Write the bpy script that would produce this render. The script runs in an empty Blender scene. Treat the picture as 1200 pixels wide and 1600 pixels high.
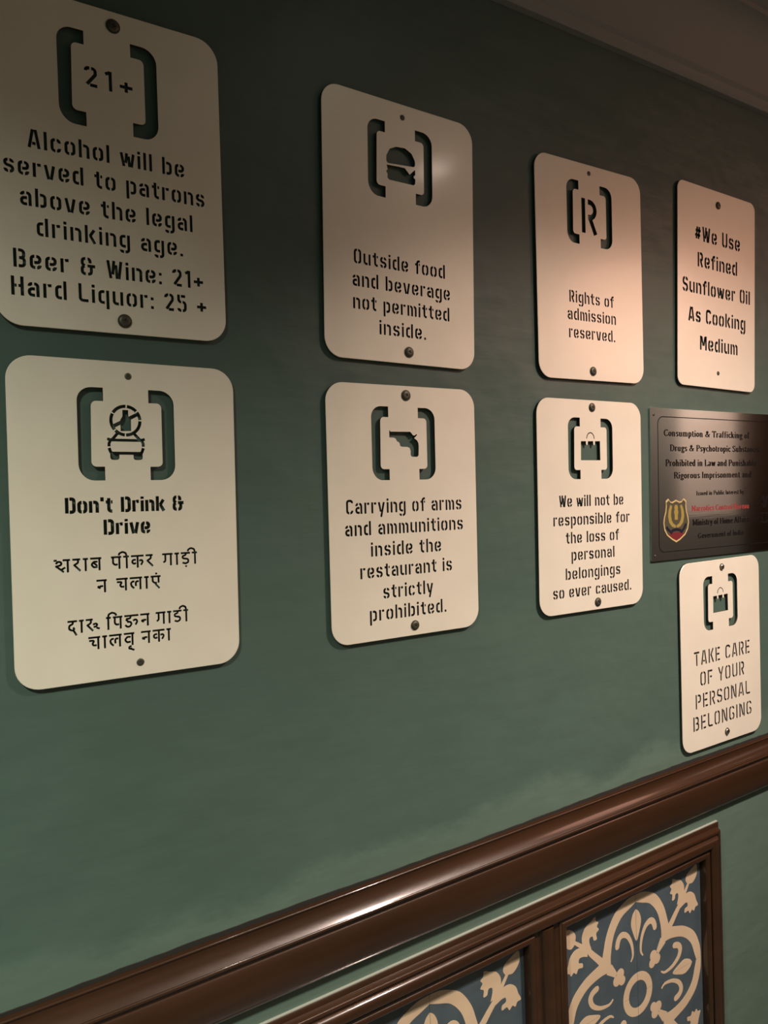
import bpy, bmesh, math, random
from mathutils import Vector, Matrix, geometry

random.seed(7)
SC = bpy.context.scene
COL = SC.collection
PI = math.pi

# ------------------------------------------------------------------ camera
EYE = 1.60            # eye height; the green wall is the plane y = 0, the room is y < 0
DIST = 0.748          # camera to wall
R = [[0.841133222709741, 0.02236062893719631, -0.540365528071007],
     [-0.03392974707613243, 0.9993585026125648, -0.01146104355292659],
     [0.5397626088543693, 0.02797473019539985, 0.84135232842919]]
def tb(v): return Vector((v[0], v[2], -v[1]))
cam_data = bpy.data.cameras.new('camera')
cam = bpy.data.objects.new('camera', cam_data); COL.objects.link(cam)
rx, dn, fw = tb(R[0]), tb(R[1]), tb(R[2])
M = Matrix((rx, -dn, -fw)).transposed().to_4x4()
M.translation = Vector((0, -DIST, EYE))
cam.matrix_world = M
cam_data.sensor_fit = 'AUTO'; cam_data.sensor_width = 36.0; cam_data.lens = 27.0
cam_data.clip_start = 0.01
SC.camera = cam

# ------------------------------------------------------------------ light and exposure
SC.view_settings.view_transform = 'Standard'
SC.view_settings.look = 'None'
SC.view_settings.gamma = 1.0
SC.view_settings.use_curve_mapping = False
SC.view_settings.exposure = 0.0
world = bpy.data.worlds.new('world'); SC.world = world; world.use_nodes = True
world.node_tree.nodes['Background'].inputs[0].default_value = (0.9, 0.75, 0.6, 1)
world.node_tree.nodes['Background'].inputs[1].default_value = 0.01

def spot(name, x, y, z, power, color, size=150, blend=0.7, radius=0.04, aim=(0, 0, -1)):
    d = bpy.data.lights.new(name, 'SPOT'); o = bpy.data.objects.new(name, d); COL.objects.link(o)
    d.energy = power; d.color = color; d.spot_size = math.radians(size); d.spot_blend = blend
    d.shadow_soft_size = radius
    o.location = (x, y, EYE + z)
    o.rotation_euler = Vector(aim).to_track_quat('-Z', 'Y').to_euler()
    return o
# recessed ceiling downlights along the corridor
DOWNLIGHTS = [(-0.50, -0.80, 165, (1.0, 0.99, 0.82), 142, 1.0, 8), (0.64, -0.46, 22, (1.0, 0.94, 0.78), 66, 1.0, 8),
              (1.08, -0.70, 180, (1.0, 0.78, 0.67), 132, 1.0, 42), (3.10, -0.95, 52, (1.0, 0.82, 0.73), 112, 0.8, 4)]
for x, y, p, c, sz, bl, glow in DOWNLIGHTS:
    spot('downlight_beam', x, y, 0.72, p, c, sz, bl, radius=0.014 if sz < 90 else 0.04, aim=(0.1, -0.55, -0.75) if x > 3 else (0, 0, -1))
# added unseen spot, stands in for orange light from the right on the notices
spot('added_warm_spot', 2.10, -1.00, 0.58, 14, (1.0, 0.50, 0.36), 75, 1.0, 0.22, (-1.2, 1.0, -0.30))

# ------------------------------------------------------------------ materials
def mat(name, color, rough=0.5, metal=0.0, spec=0.5, coat=0.0, coat_rough=0.1):
    m = bpy.data.materials.new(name); m.use_nodes = True
    b = m.node_tree.nodes['Principled BSDF']
    b.inputs['Base Color'].default_value = (*color, 1)
    b.inputs['Roughness'].default_value = rough
    b.inputs['Metallic'].default_value = metal
    b.inputs['Specular IOR Level'].default_value = spec
    b.inputs['Coat Weight'].default_value = coat
    b.inputs['Coat Roughness'].default_value = coat_rough
    return m
def N(m, t, **kw):
    n = m.node_tree.nodes.new(t)
    for k, v in kw.items():
        if k in n.inputs: n.inputs[k].default_value = v
        else: setattr(n, k, v)
    return n
def L(m, a, b): m.node_tree.links.new(a, b)
def BS(m): return m.node_tree.nodes['Principled BSDF']
def mottle(m, c1, c2, scale, detail=4, stretch=(1, 1, 1), rough=None):
    """colour variation that belongs to the surface itself"""
    tc = N(m, 'ShaderNodeTexCoord'); mp = N(m, 'ShaderNodeMapping')
    mp.inputs['Scale'].default_value = stretch
    L(m, tc.outputs['Object'], mp.inputs['Vector'])
    nz = N(m, 'ShaderNodeTexNoise', Scale=scale, Detail=detail, Roughness=0.6)
    L(m, mp.outputs[0], nz.inputs['Vector'])
    cr = N(m, 'ShaderNodeValToRGB')
    cr.color_ramp.elements[0].position = 0.3; cr.color_ramp.elements[1].position = 0.7
    cr.color_ramp.elements[0].color = (*c1, 1); cr.color_ramp.elements[1].color = (*c2, 1)
    L(m, nz.outputs['Fac'], cr.inputs[0]); L(m, cr.outputs[0], BS(m).inputs['Base Color'])
    if rough:
        mr = N(m, 'ShaderNodeMapRange'); mr.inputs['To Min'].default_value = rough[0]; mr.inputs['To Max'].default_value = rough[1]
        L(m, nz.outputs['Fac'], mr.inputs['Value']); L(m, mr.outputs[0], BS(m).inputs['Roughness'])
    return nz
def bump(m, scale, strength, dist, stretch=(1, 1, 1), detail=3):
    tc = N(m, 'ShaderNodeTexCoord'); mp = N(m, 'ShaderNodeMapping')
    mp.inputs['Scale'].default_value = stretch
    L(m, tc.outputs['Object'], mp.inputs['Vector'])
    nz = N(m, 'ShaderNodeTexNoise', Scale=scale, Detail=detail)
    L(m, mp.outputs[0], nz.inputs['Vector'])
    bp = N(m, 'ShaderNodeBump', Strength=strength, Distance=dist)
    L(m, nz.outputs['Fac'], bp.inputs['Height'])
    old = BS(m).inputs['Normal'].links
    if old: L(m, old[0].from_socket, bp.inputs['Normal'])
    L(m, bp.outputs[0], BS(m).inputs['Normal'])

WALL = mat('green_wall_paint', (0.13, 0.20, 0.15), 0.45, spec=0.5)
mottle(WALL, (0.054, 0.095, 0.078), (0.062, 0.105, 0.086), 3.0)
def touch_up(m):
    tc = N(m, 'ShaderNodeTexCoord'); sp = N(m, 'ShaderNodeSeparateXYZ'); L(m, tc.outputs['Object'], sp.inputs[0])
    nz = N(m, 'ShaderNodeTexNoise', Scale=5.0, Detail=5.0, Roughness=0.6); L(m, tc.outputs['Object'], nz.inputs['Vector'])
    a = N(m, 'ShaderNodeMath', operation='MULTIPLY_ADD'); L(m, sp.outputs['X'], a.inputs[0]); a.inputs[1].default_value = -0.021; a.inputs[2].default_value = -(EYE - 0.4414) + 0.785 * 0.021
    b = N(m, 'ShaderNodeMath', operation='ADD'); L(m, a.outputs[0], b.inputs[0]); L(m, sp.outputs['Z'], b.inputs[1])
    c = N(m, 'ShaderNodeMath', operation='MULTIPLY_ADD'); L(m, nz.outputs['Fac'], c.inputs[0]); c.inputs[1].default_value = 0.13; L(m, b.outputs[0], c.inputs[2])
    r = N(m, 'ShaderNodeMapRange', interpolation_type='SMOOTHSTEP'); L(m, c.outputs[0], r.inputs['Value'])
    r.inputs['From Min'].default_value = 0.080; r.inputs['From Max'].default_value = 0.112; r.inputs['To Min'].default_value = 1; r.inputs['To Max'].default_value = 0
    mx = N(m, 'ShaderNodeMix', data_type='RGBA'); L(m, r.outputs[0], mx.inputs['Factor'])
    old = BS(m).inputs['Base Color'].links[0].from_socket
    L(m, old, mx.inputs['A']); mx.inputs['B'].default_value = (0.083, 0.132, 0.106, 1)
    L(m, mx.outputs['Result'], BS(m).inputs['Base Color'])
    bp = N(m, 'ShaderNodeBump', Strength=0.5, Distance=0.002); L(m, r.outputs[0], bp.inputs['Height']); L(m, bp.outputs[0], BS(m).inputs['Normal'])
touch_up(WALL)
bump(WALL, 6.0, 0.35, 0.02); bump(WALL, 40.0, 0.12, 0.004, (0.35, 1, 1.6))
PLATE = mat('cream_coated_metal', (0.78, 0.745, 0.63), 0.42, metal=0.3, spec=0.5, coat=0.3, coat_rough=0.13)
mottle(PLATE, (0.80, 0.765, 0.645), (0.84, 0.805, 0.685), 14.0, rough=(0.38, 0.48))
EDGE = mat('burnt_cut_edge', (0.035, 0.022, 0.014), 0.7)
bump(PLATE, 160.0, 0.05, 0.001)
SCREW = mat('weathered_zinc', (0.10, 0.097, 0.075), 0.5, metal=0.8)
SCREW_SHINY = mat('polished_screw_steel', (0.42, 0.38, 0.32), 0.25, metal=1.0)
WOOD = mat('dark_varnished_wood', (0.050, 0.022, 0.008), 0.35, spec=0.3, coat=0.7, coat_rough=0.1)
mottle(WOOD, (0.021, 0.0085, 0.0028), (0.034, 0.0138, 0.0052), 9.0, stretch=(0.4, 3, 3))
bump(WOOD, 60.0, 0.10, 0.003, (0.5, 1, 1))
CAULK = mat('white_caulk', (0.24, 0.26, 0.22), 0.6)
TILE = mat('slate_blue_tile_glaze', (0.085, 0.105, 0.115), 0.4)
mottle(TILE, (0.044, 0.064, 0.078), (0.066, 0.092, 0.110), 18.0)
MOTIF = mat('tan_tile_glaze', (0.62, 0.42, 0.24), 0.45)
mottle(MOTIF, (0.49, 0.375, 0.255), (0.55, 0.43, 0.30), 12.0)
SHADE_GRIME = mat('gap_shade_and_grime', (0.008, 0.007, 0.005), 0.9)  # near-black colour holds the gap's shade as well as its grime
GROUT = mat('dark_grout', (0.03, 0.032, 0.03), 0.9)
STEEL = mat('brushed_steel', (0.60, 0.585, 0.56), 0.08, metal=1.0)
bump(STEEL, 300.0, 0.04, 0.0006, (0.05, 1, 1))
INK = mat('black_enamel', (0.006, 0.005, 0.005), 0.6, spec=0.1)
RED = mat('red_enamel', (0.22, 0.035, 0.035), 0.6, spec=0.1)
GOLD = mat('pale_gold_enamel', (0.46, 0.36, 0.17), 0.5, spec=0.2)
YEL = mat('yellow_enamel', (0.26, 0.20, 0.055), 0.5, spec=0.2)
NAVY = mat('navy_enamel', (0.010, 0.011, 0.020), 0.5, spec=0.2)
MAROON = mat('maroon_enamel', (0.13, 0.018, 0.022), 0.5, spec=0.2)
OLIVE = mat('olive_enamel', (0.060, 0.054, 0.034), 0.5, spec=0.3)
PLASTER = mat('ceiling_plaster', (0.24, 0.25, 0.235), 0.8)
bump(PLASTER, 12.0, 0.3, 0.01)
PANEL = mat('taupe_painted_panelling', (0.16, 0.15, 0.13), 0.6)
BEIGE = mat('beige_plaster', (0.62, 0.53, 0.46), 0.8)
FLOOR = mat('brown_floor_tile', (0.16, 0.10, 0.06), 0.4)
mottle(FLOOR, (0.085, 0.085, 0.078), (0.12, 0.12, 0.108), 4.0)

# ------------------------------------------------------------------ object helpers
def setp(o, label=None, cat=None, group=None, kind=None):
    if label: o['label'] = label
    if cat: o['category'] = cat
    if group: o['group'] = group
    if kind: o['kind'] = kind
    return o
def empty(name, loc, ang=0.0):
    o = bpy.data.objects.new(name, None); COL.objects.link(o)
    o.empty_display_size = 0.02
    o.location = loc; o.rotation_euler = (0, -ang, 0)
    return o
def mesh_obj(name, verts, faces, m, parent=None, smooth=False, loc=None):
    me = bpy.data.meshes.new(name); me.from_pydata([tuple(v) for v in verts], [], faces)
    me.materials.append(m); me.validate()
    bm = bmesh.new(); bm.from_mesh(me); bmesh.ops.recalc_face_normals(bm, faces=bm.faces); bm.to_mesh(me); bm.free()
    if smooth:
        for p in me.polygons: p.use_smooth = True
    o = bpy.data.objects.new(name, me); COL.objects.link(o)
    if parent: o.parent = parent
    if loc: o.location = loc
    return o
def box(name, lo, hi, m, parent=None):
    x0, y0, z0 = lo; x1, y1, z1 = hi
    v = [(x0,y0,z0),(x1,y0,z0),(x1,y1,z0),(x0,y1,z0),(x0,y0,z1),(x1,y0,z1),(x1,y1,z1),(x0,y1,z1)]
    f = [(0,3,2,1),(4,5,6,7),(0,1,5,4),(1,2,6,5),(2,3,7,6),(3,0,4,7)]
    return mesh_obj(name, v, f, m, parent)

# ------------------------------------------------------------------ flat outlines and strokes (millimetres)
def arc(cx, cy, r, a0, a1, n=16, ry=None):
    ry = r if ry is None else ry
    return [(cx + r * math.cos(math.radians(a0 + (a1 - a0) * i / n)), cy + ry * math.sin(math.radians(a0 + (a1 - a0) * i / n))) for i in range(n + 1)]
def round_path(pts, r, n=5):
    """polyline with its inner corners rounded"""
    if len(pts) < 3 or r <= 0: return list(pts)
    out = [pts[0]]
    for i in range(1, len(pts) - 1):
        p0, p1, p2 = (Vector(pts[i-1]), Vector(pts[i]), Vector(pts[i+1]))
        d1 = (p0 - p1); d2 = (p2 - p1); l1 = d1.length; l2 = d2.length
        d1.normalize(); d2.normalize()
        c = max(-1, min(1, d1.dot(d2))); half = math.acos(c) / 2
        if half > 1.52: out.append(tuple(p1)); continue
        t = r / math.tan(half)
        lim1 = l1 if i == 1 else l1 * 0.5
        lim2 = l2 if i == len(pts) - 2 else l2 * 0.5
        t = min(t, lim1 * 0.98, lim2 * 0.98)
        rr = t * math.tan(half)
        cen = p1 + (d1 + d2).normalized() * (rr / math.sin(half))
        a = p1 + d1 * t; b = p1 + d2 * t
        va = a - cen; vb = b - cen
        a0 = math.atan2(va.y, va.x); da = math.atan2(va.x * vb.y - va.y * vb.x, va.dot(vb))
        for k in range(n + 1):
            an = a0 + da * k / n
            out.append((cen.x + rr * math.cos(an), cen.y + rr * math.sin(an)))
    out.append(pts[-1])
    return out
def seg_x(a, b, c, d):
    def s(p, q, r): return (q[0]-p[0])*(r[1]-p[1]) - (q[1]-p[1])*(r[0]-p[0])
    return s(a,b,c)*s(a,b,d) < 0 and s(c,d,a)*s(c,d,b) < 0
def simple(poly):
    n = len(poly)
    for i in range(n):
        for j in range(i + 2, n):
            if i == 0 and j == n - 1: continue
            if seg_x(poly[i], poly[(i+1) % n], poly[j], poly[(j+1) % n]): return False
    return True
def stroke(pts, w, taper=None):
    """list of polygons that together cover the stroke"""
    q = [pts[0]]
    for p in pts[1:]:
        if math.hypot(p[0]-q[-1][0], p[1]-q[-1][1]) > 1e-3: q.append(p)
    pts = q; n = len(pts)
    if n < 2: return []
    ws = [w / 2] * n if taper is None else [taper(i / (n - 1)) / 2 for i in range(n)]
    dirs = []
    for i in range(n - 1):
        d = Vector((pts[i+1][0]-pts[i][0], pts[i+1][1]-pts[i][1])); d.normalize(); dirs.append(d)
    left, right = [], []
    for i in range(n):
        if i == 0: d = dirs[0]; k = 1
        elif i == n - 1: d = dirs[-1]; k = 1
        else:
            d = (dirs[i-1] + dirs[i])
            if d.length < 1e-4: d = dirs[i].copy()
            d.normalize(); k = min(1.6, 1 / max(0.3, d.dot(dirs[i])))
        nx, ny = -d.y * ws[i] * k, d.x * ws[i] * k
        left.append((pts[i][0] + nx, pts[i][1] + ny)); right.append((pts[i][0] - nx, pts[i][1] - ny))
    poly = left + right[::-1]
    if simple(poly): return [poly]
    out = []
    for i in range(n - 1):
        d = dirs[i]; a, b = ws[i], ws[i+1]
        quad = [(pts[i][0]-d.y*a, pts[i][1]+d.x*a), (pts[i][0]+d.y*a, pts[i][1]-d.x*a), (pts[i+1][0]+d.y*b, pts[i+1][1]-d.x*b), (pts[i+1][0]-d.y*b, pts[i+1][1]+d.x*b)]
        out.append(quad)
        if i: out.append(arc(pts[i][0], pts[i][1], ws[i] * 0.98, 0, 360, 10)[:-1])
    return out
def rrect(w, h, r, n=10):
    x, y = w / 2, h / 2
    return (arc(x-r, y-r, r, 0, 90, n) + arc(-x+r, y-r, r, 90, 180, n) + arc(-x+r, -y+r, r, 180, 270, n) + arc(x-r, -y+r, r, 270, 360, n))
def clean(poly):
    out = []
    for p in poly:
        if not out or math.hypot(p[0]-out[-1][0], p[1]-out[-1][1]) > 1e-4: out.append((p[0], p[1]))
    if math.hypot(out[0][0]-out[-1][0], out[0][1]-out[-1][1]) < 1e-4: out.pop()
    return out
def ccw(poly):
    a = sum(poly[i-1][0]*poly[i][1] - poly[i][0]*poly[i-1][1] for i in range(len(poly)))
    return poly if a > 0 else poly[::-1]
def region(adds, cuts):
    """triangles of (union of adds) minus (union of cuts)"""
    vs, fs = [], []
    for p in list(adds) + list(cuts):
        p = ccw(clean(p)); k = len(vs)
        vs += [Vector(q) for q in p]; fs.append(list(range(k, k + len(p))))
    na = len(adds)
    ov, oe, of, _, _, ids = geometry.delaunay_2d_cdt(vs, [], fs, 1, 1e-5)
    keep = [f for f, o in zip(of, ids) if any(i < na for i in o) and not any(i >= na for i in o)]
    return [(v.x, v.y) for v in ov], [list(f) for f in keep]
def slab(name, adds, cuts, y_front, y_back, m, parent=None, rim=None, rim_w=0.5, edge=None):
    """solid sheet: outline in mm in the x/z plane, front at y_front (mm, towards the viewer is negative)"""
    v2, tris = region(adds, cuts)
    cnt = {}
    for f in tris:
        for i in range(len(f)):
            a, b = f[i], f[(i+1) % len(f)]
            cnt[(a, b)] = cnt.get((a, b), 0) + 1
    bound = [(a, b) for (a, b) in cnt if (b, a) not in cnt]
    used = sorted({i for f in tris for i in f}); idx = {o: k for k, o in enumerate(used)}
    V = [(v2[i][0] / 1000, y_front / 1000, v2[i][1] / 1000) for i in used]
    F = [[idx[i] for i in f] for f in tris]
    nb = len(V)
    V += [(v2[i][0] / 1000, y_back / 1000, v2[i][1] / 1000) for i in used]
    F += [[idx[i] + nb for i in f][::-1] for f in tris]
    mid = {}
    if rim:   # softened outer edge: push the outline outwards a little below the front face
        rimset = {(round(x, 3), round(y, 3)): nrm for x, y, nrm in rim}
        for (a, b) in bound:
            for i in (a, b):
                key = (round(v2[i][0], 3), round(v2[i][1], 3))
                if key in rimset and i not in mid:
                    nx, ny = rimset[key]
                    x, y = (v2[i][0] + nx * rim_w) / 1000, (v2[i][1] + ny * rim_w) / 1000
                    mid[i] = len(V); V.append((x, (y_front + rim_w) / 1000, y))
                    V[idx[i] + nb] = (x, y_back / 1000, y)
    n_flat = len(F)
    for (a, b) in bound:
        if a in mid and b in mid: F.append([idx[b], idx[a], mid[a], mid[b]])
    n_rim = len(F)
    for (a, b) in bound:
        if a in mid and b in mid: F.append([mid[b], mid[a], idx[a] + nb, idx[b] + nb])
        else: F.append([idx[b], idx[a], idx[a] + nb, idx[b] + nb])
    o = mesh_obj(name, V, F, m, parent)
    if edge and len(o.data.polygons) == len(F):
        o.data.materials.append(edge)
        for p in o.data.polygons:
            if p.index >= n_rim: p.material_index = 1
    return o

# ------------------------------------------------------------------ stencil lettering: centre lines on a 16 mm capital
T, B, LX, RX, C = 10.9, 1.3, 1.3, 7.3, 14.7      # x-height line, base line, left, right, capital line
G = {}
def glyph(ch, w, *paths): G[ch] = (w, paths)
glyph('a', 8.6, [(LX, 8.7), (LX, T), (3.5, T)], [(4.8, T), (RX, T), (RX, 0)], [(5.2, 6.6), (LX, 6.6), (LX, B), (5.2, B)])
glyph('b', 8.6, [(LX, 0), (LX, 16)], [(3.7, T), (RX, T), (RX, B), (3.7, B)])
glyph('c', 8.2, [(3.7, T), (LX, T), (LX, B), (3.7, B)], [(4.9, T), (6.9, T), (6.9, 8.4)], [(4.9, B), (6.9, B), (6.9, 3.8)])
glyph('d', 8.6, [(RX, 0), (RX, 16)], [(4.9, T), (LX, T), (LX, B), (4.9, B)])
glyph('e', 8.6, [(3.6, T), (LX, T), (LX, B), (3.9, B)], [(4.8, T), (RX, T), (RX, 5.7), (3.3, 5.7)], [(5.2, B), (RX, B), (RX, 3.6)])
glyph('f', 6.4, [(6.3, C), (2.9, C), (2.9, 0)], [(4.9, T), (6.3, T)], [(0.1, T), (2.9, T)])
glyph('g', 8.6, [(5.0, T), (LX, T), (LX, 1.8), (5.0, 1.8)], [(RX, 12.2), (RX, -3.2), (4.6, -3.2)], [(3.4, -3.2), (1.2, -3.2), (1.2, -1.6)])
glyph('h', 8.6, [(LX, 0), (LX, 16)], [(3.7, T), (RX, T), (RX, 0)])
glyph('i', 2.6, [(LX, 0), (LX, 11.9)], [(LX, 13.4), (LX, 16)])
glyph('k', 8.6, [(LX, 0), (LX, 16)], [(3.9, 6.4), (7.3, 12.2)], [(4.2, 6.9), (7.6, 0)])
glyph('l', 2.6, [(LX, 0), (LX, 16)])
glyph('m', 12.2, [(LX, 0), (LX, 12.2)], [(3.6, T), (6.1, T), (6.1, 0)], [(8.3, T), (10.9, T), (10.9, 0)])
glyph('n', 8.6, [(LX, 0), (LX, 12.2)], [(3.7, T), (RX, T), (RX, 0)])
glyph('o', 8.6, [(3.7, T), (LX, T), (LX, B), (3.7, B)], [(4.9, T), (RX, T), (RX, B), (4.9, B)])
glyph('p', 8.6, [(LX, -4.4), (LX, 12.2)], [(3.7, T), (RX, T), (RX, B), (3.7, B)])
glyph('q', 8.6, [(RX, -4.4), (RX, 12.2)], [(4.9, T), (LX, T), (LX, B), (4.9, B)])
glyph('r', 6.2, [(LX, 0), (LX, 12.2)], [(3.6, T - 0.5), (4.6, T), (6.2, T)])
glyph('s', 8.0, [(3.4, T), (LX, T), (LX, 6.7), (6.7, 5.5), (6.7, B), (4.6, B)], [(4.6, T), (6.7, T), (6.7, 8.8)], [(3.4, B), (LX, B), (LX, 3.4)])
glyph('t', 6.4, [(2.9, 15.0), (2.9, B), (6.0, B)], [(4.9, T), (6.4, T)], [(0.1, T), (2.9, T)])
glyph('u', 8.6, [(LX, 12.2), (LX, B), (4.9, B)], [(RX, 0), (RX, 12.2)])
glyph('v', 8.4, [(1.1, 12.2), (3.4, 0)], [(7.3, 12.2), (5.2, 0)])
glyph('w', 12.0, [(1.0, 12.2), (3.0, 0)], [(5.5, 12.2), (4.5, 3.2)], [(6.9, 9.6), (7.7, 0)], [(11.0, 12.2), (9.2, 0)])
glyph('y', 8.4, [(1.1, 12.2), (3.3, 1.4)], [(7.3, 12.2), (3.6, -4.4)])
glyph('A', 9.6, [(1.2, 0), (4.0, 16)], [(8.4, 0), (5.9, 16)], [(3.4, 4.0), (6.0, 4.0)])
glyph('B', 9.0, [(LX, 0), (LX, 16)], [(3.7, C), (7.4, C), (7.4, 8.2), (4.2, 8.2)], [(4.2, 8.2), (7.7, 8.2), (7.7, 1.3), (3.7, 1.3)])
glyph('C', 8.6, [(3.7, C), (LX, C), (LX, B), (3.7, B)], [(3.7, C), (RX, C), (RX, 12.0)], [(4.9, B), (RX, B), (RX, 4.0)])
glyph('D', 9.0, [(LX, 0), (LX, 16)], [(3.8, C), (7.7, C), (7.7, B), (3.8, B)])
glyph('E', 7.8, [(LX, 16), (LX, 0)], [(3.8, C), (7.4, C)], [(2.4, 8.0), (6.6, 8.0)], [(3.8, B), (7.4, B)])
glyph('F', 7.6, [(LX, 16), (LX, 0)], [(2.4, C), (7.4, C)], [(3.8, 8.0), (6.6, 8.0)])
glyph('G', 8.8, [(3.8, C), (LX, C), (LX, B), (3.8, B)], [(5.0, C), (7.5, C), (7.5, 12.0)], [(5.0, B), (7.5, B), (7.5, 7.4), (5.2, 7.4)])
glyph('H', 9.0, [(LX, 0), (LX, 16)], [(7.7, 0), (7.7, 16)], [(2.5, 8.2), (4.0, 8.2)], [(5.2, 8.2), (7.0, 8.2)])
glyph('I', 2.6, [(LX, 0), (LX, 16)])
glyph('K', 8.8, [(LX, 0), (LX, 16)], [(3.7, 8.0), (7.6, 16)], [(4.4, 8.6), (7.8, 0)])
glyph('L', 7.6, [(LX, 16), (LX, B), (7.4, B)])
glyph('M', 11.0, [(LX, 0), (LX, 16)], [(9.7, 0), (9.7, 16)], [(2.6, 15.4), (5.1, 5.0)], [(8.4, 15.4), (6.1, 5.0)])
glyph('N', 9.2, [(LX, 0), (LX, 16)], [(7.9, 0), (7.9, 16)], [(3.0, 14.6), (6.2, 1.6)])
glyph('O', 8.8, [(3.8, C), (LX, C), (LX, B), (3.8, B)], [(5.0, C), (7.5, C), (7.5, B), (5.0, B)])
glyph('P', 8.6, [(LX, 0), (LX, 16)], [(3.7, C), (RX, C), (RX, 7.4), (3.7, 7.4)])
glyph('R', 8.8, [(LX, 0), (LX, 16)], [(3.7, C), (RX, C), (RX, 7.6), (3.7, 7.6)], [(4.6, 7.4), (7.5, 0)])
glyph('S', 8.6, [(3.6, C), (LX, C), (LX, 8.9), (RX, 7.1), (RX, B), (4.9, B)], [(4.9, C), (RX, C), (RX, 12.0)], [(3.6, B), (LX, B), (LX, 4.0)])
glyph('T', 8.4, [(4.2, 0), (4.2, 13.0)], [(0.2, C), (8.2, C)])
glyph('U', 8.8, [(LX, 16), (LX, B), (4.0, B)], [(7.5, 16), (7.5, B), (5.2, B)])
glyph('W', 12.4, [(1.1, 16), (3.1, 0)], [(5.8, 16), (4.6, 3.6)], [(7.2, 12.4), (8.0, 0)], [(11.3, 16), (9.4, 0)])
glyph('Y', 8.8, [(1.1, 16), (3.8, 8.2)], [(7.7, 16), (4.6, 6.4), (4.6, 0)])
glyph('1', 5.2, [(0.6, 13.2), (3.6, 15.2)], [(3.7, 0), (3.7, 16)])
glyph('2', 8.4, [(1.2, 12.2), (1.2, C), (3.6, C)], [(4.6, C), (7.0, C), (7.0, 10.2), (1.8, 1.6)], [(3.6, B), (8.0, B)])
glyph('5', 8.4, [(7.2, C), (3.6, C)], [(1.5, 16), (1.5, 9.2), (3.6, 9.2)], [(4.8, 9.2), (7.1, 9.2), (7.1, B), (4.8, B)], [(3.6, B), (1.3, B), (1.3, 3.4)])
glyph('+', 8.6, [(0.3, 6.4), (8.3, 6.4)], [(4.3, 2.2), (4.3, 10.6)])
glyph('&', 11.4, [(4.0, C), (1.6, C), (1.6, 9.6), (3.4, 8.4)], [(5.6, C), (7.4, C), (7.4, 11.0)], [(3.2, 8.0), (1.4, 7.0), (1.4, B), (4.0, B)], [(5.6, B), (8.2, B), (8.2, 8.2)], [(5.4, 8.4), (11.2, 8.4)])
glyph(':', 2.8, [(1.4, 0), (1.4, 2.6)], [(1.4, 8.0), (1.4, 10.6)])
glyph('.', 2.8, [(1.4, 0), (1.4, 2.6)])
glyph("'", 2.8, [(1.4, 11.6), (1.4, 16)])
glyph('#', 9.4, [(2.4, 1.4), (4.0, 14.6)], [(5.6, 1.4), (7.2, 14.6)], [(0.4, 5.4), (8.4, 5.4)], [(1.2, 10.4), (9.2, 10.4)])

def text_width(txt, gap, space):
    w = 0
    for ch in txt:
        w += (space if ch == ' ' else G[ch][0] + gap)
    return w - gap
def text_polys(txt, x0, x1, base, cap, weight=2.6, gap=2.3, space=6.2, rr=2.3):
    sx = (x1 - x0) / text_width(txt, gap, space); sy = cap / 16.0
    out = []; x = 0.0
    for ch in txt:
        if ch == ' ': x += space; continue
        w, paths = G[ch]
        for p in paths:
            q = [(x0 + (x + px) * sx, base + py * sy) for px, py in p]
            q = round_path(q, max(rr * min(sx, sy), weight / 2 + 0.2), 4)
            out += stroke(q, weight)
        x += w + gap
    return out

# Devanagari skeletons, head line at 11.2
HL = 11.2
D = {}
D['sha'] = (11.0, [(0.3, HL), (2.4, HL)], [(6.0, HL), (10.8, HL)], [(9.2, HL), (9.2, 0)], [(1.6, 8.2), (3.0, 10.2), (5.2, 9.4), (5.0, 7.0), (1.2, 5.6)], [(2.2, 5.6), (6.6, 0.4)], [(5.2, 2.9), (7.6, 4.6)])
D['ra'] = (6.0, [(0.3, HL), (5.4, HL)], [(3.9, HL), (4.0, 8.2), (1.2, 5.9)], [(1.2, 6.6), (5.4, 0.6)])
D['aa'] = (3.8, [(0.2, HL), (3.6, HL)], [(2.0, HL), (2.0, 0)])
D['ba'] = (8.0, [(0.3, HL), (7.8, HL)], [(6.4, HL), (6.4, 0)], [(5.2, 8.0), (2.8, 8.2), (1.0, 5.6), (2.6, 3.0), (5.2, 3.2)], [(2.4, 7.4), (5.0, 4.2)])
D['va'] = (8.0, [(0.3, HL), (7.8, HL)], [(6.4, HL), (6.4, 0)], [(5.2, 8.0), (2.8, 8.2), (1.0, 5.6), (2.6, 3.0), (5.2, 3.4)])
D['pa'] = (7.6, [(0.3, HL), (7.4, HL)], [(6.0, HL), (6.0, 0)], [(1.7, HL), (1.7, 5.6), (3.0, 4.0), (4.9, 4.3)])
D['ii'] = (4.4, [(0.2, HL), (4.2, HL)], [(-2.8, 12.6), (-2.4, 14.6), (-0.2, 15.8), (2.0, 14.6), (2.6, HL), (2.6, 0)])
D['i'] = (4.0, [(0.2, HL), (3.8, HL)], [(1.8, 0), (1.8, HL), (2.2, 14.4), (4.6, 15.8), (7.2, 14.6), (7.8, 12.6)])
D['ka'] = (9.4, [(0.3, HL), (9.2, HL)], [(4.9, HL), (4.9, 0)], [(3.7, 7.6), (1.7, 7.6), (0.9, 5.6), (2.2, 3.6), (3.8, 4.6)], [(6.0, 6.4), (7.6, 7.4), (8.6, 5.6), (7.2, 2.4)])
D['ga'] = (8.2, [(0.3, HL), (8.0, HL)], [(2.6, HL), (2.6, 4.4), (1.0, 3.4)], [(6.6, HL), (6.6, 0)])
D['da'] = (7.4, [(0.3, HL), (7.2, HL)], [(4.0, HL), (4.0, 9.0), (1.6, 8.6), (1.4, 6.2), (5.6, 5.2), (6.0, 2.2), (3.6, 0.9), (1.4, 2.0)])
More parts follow.
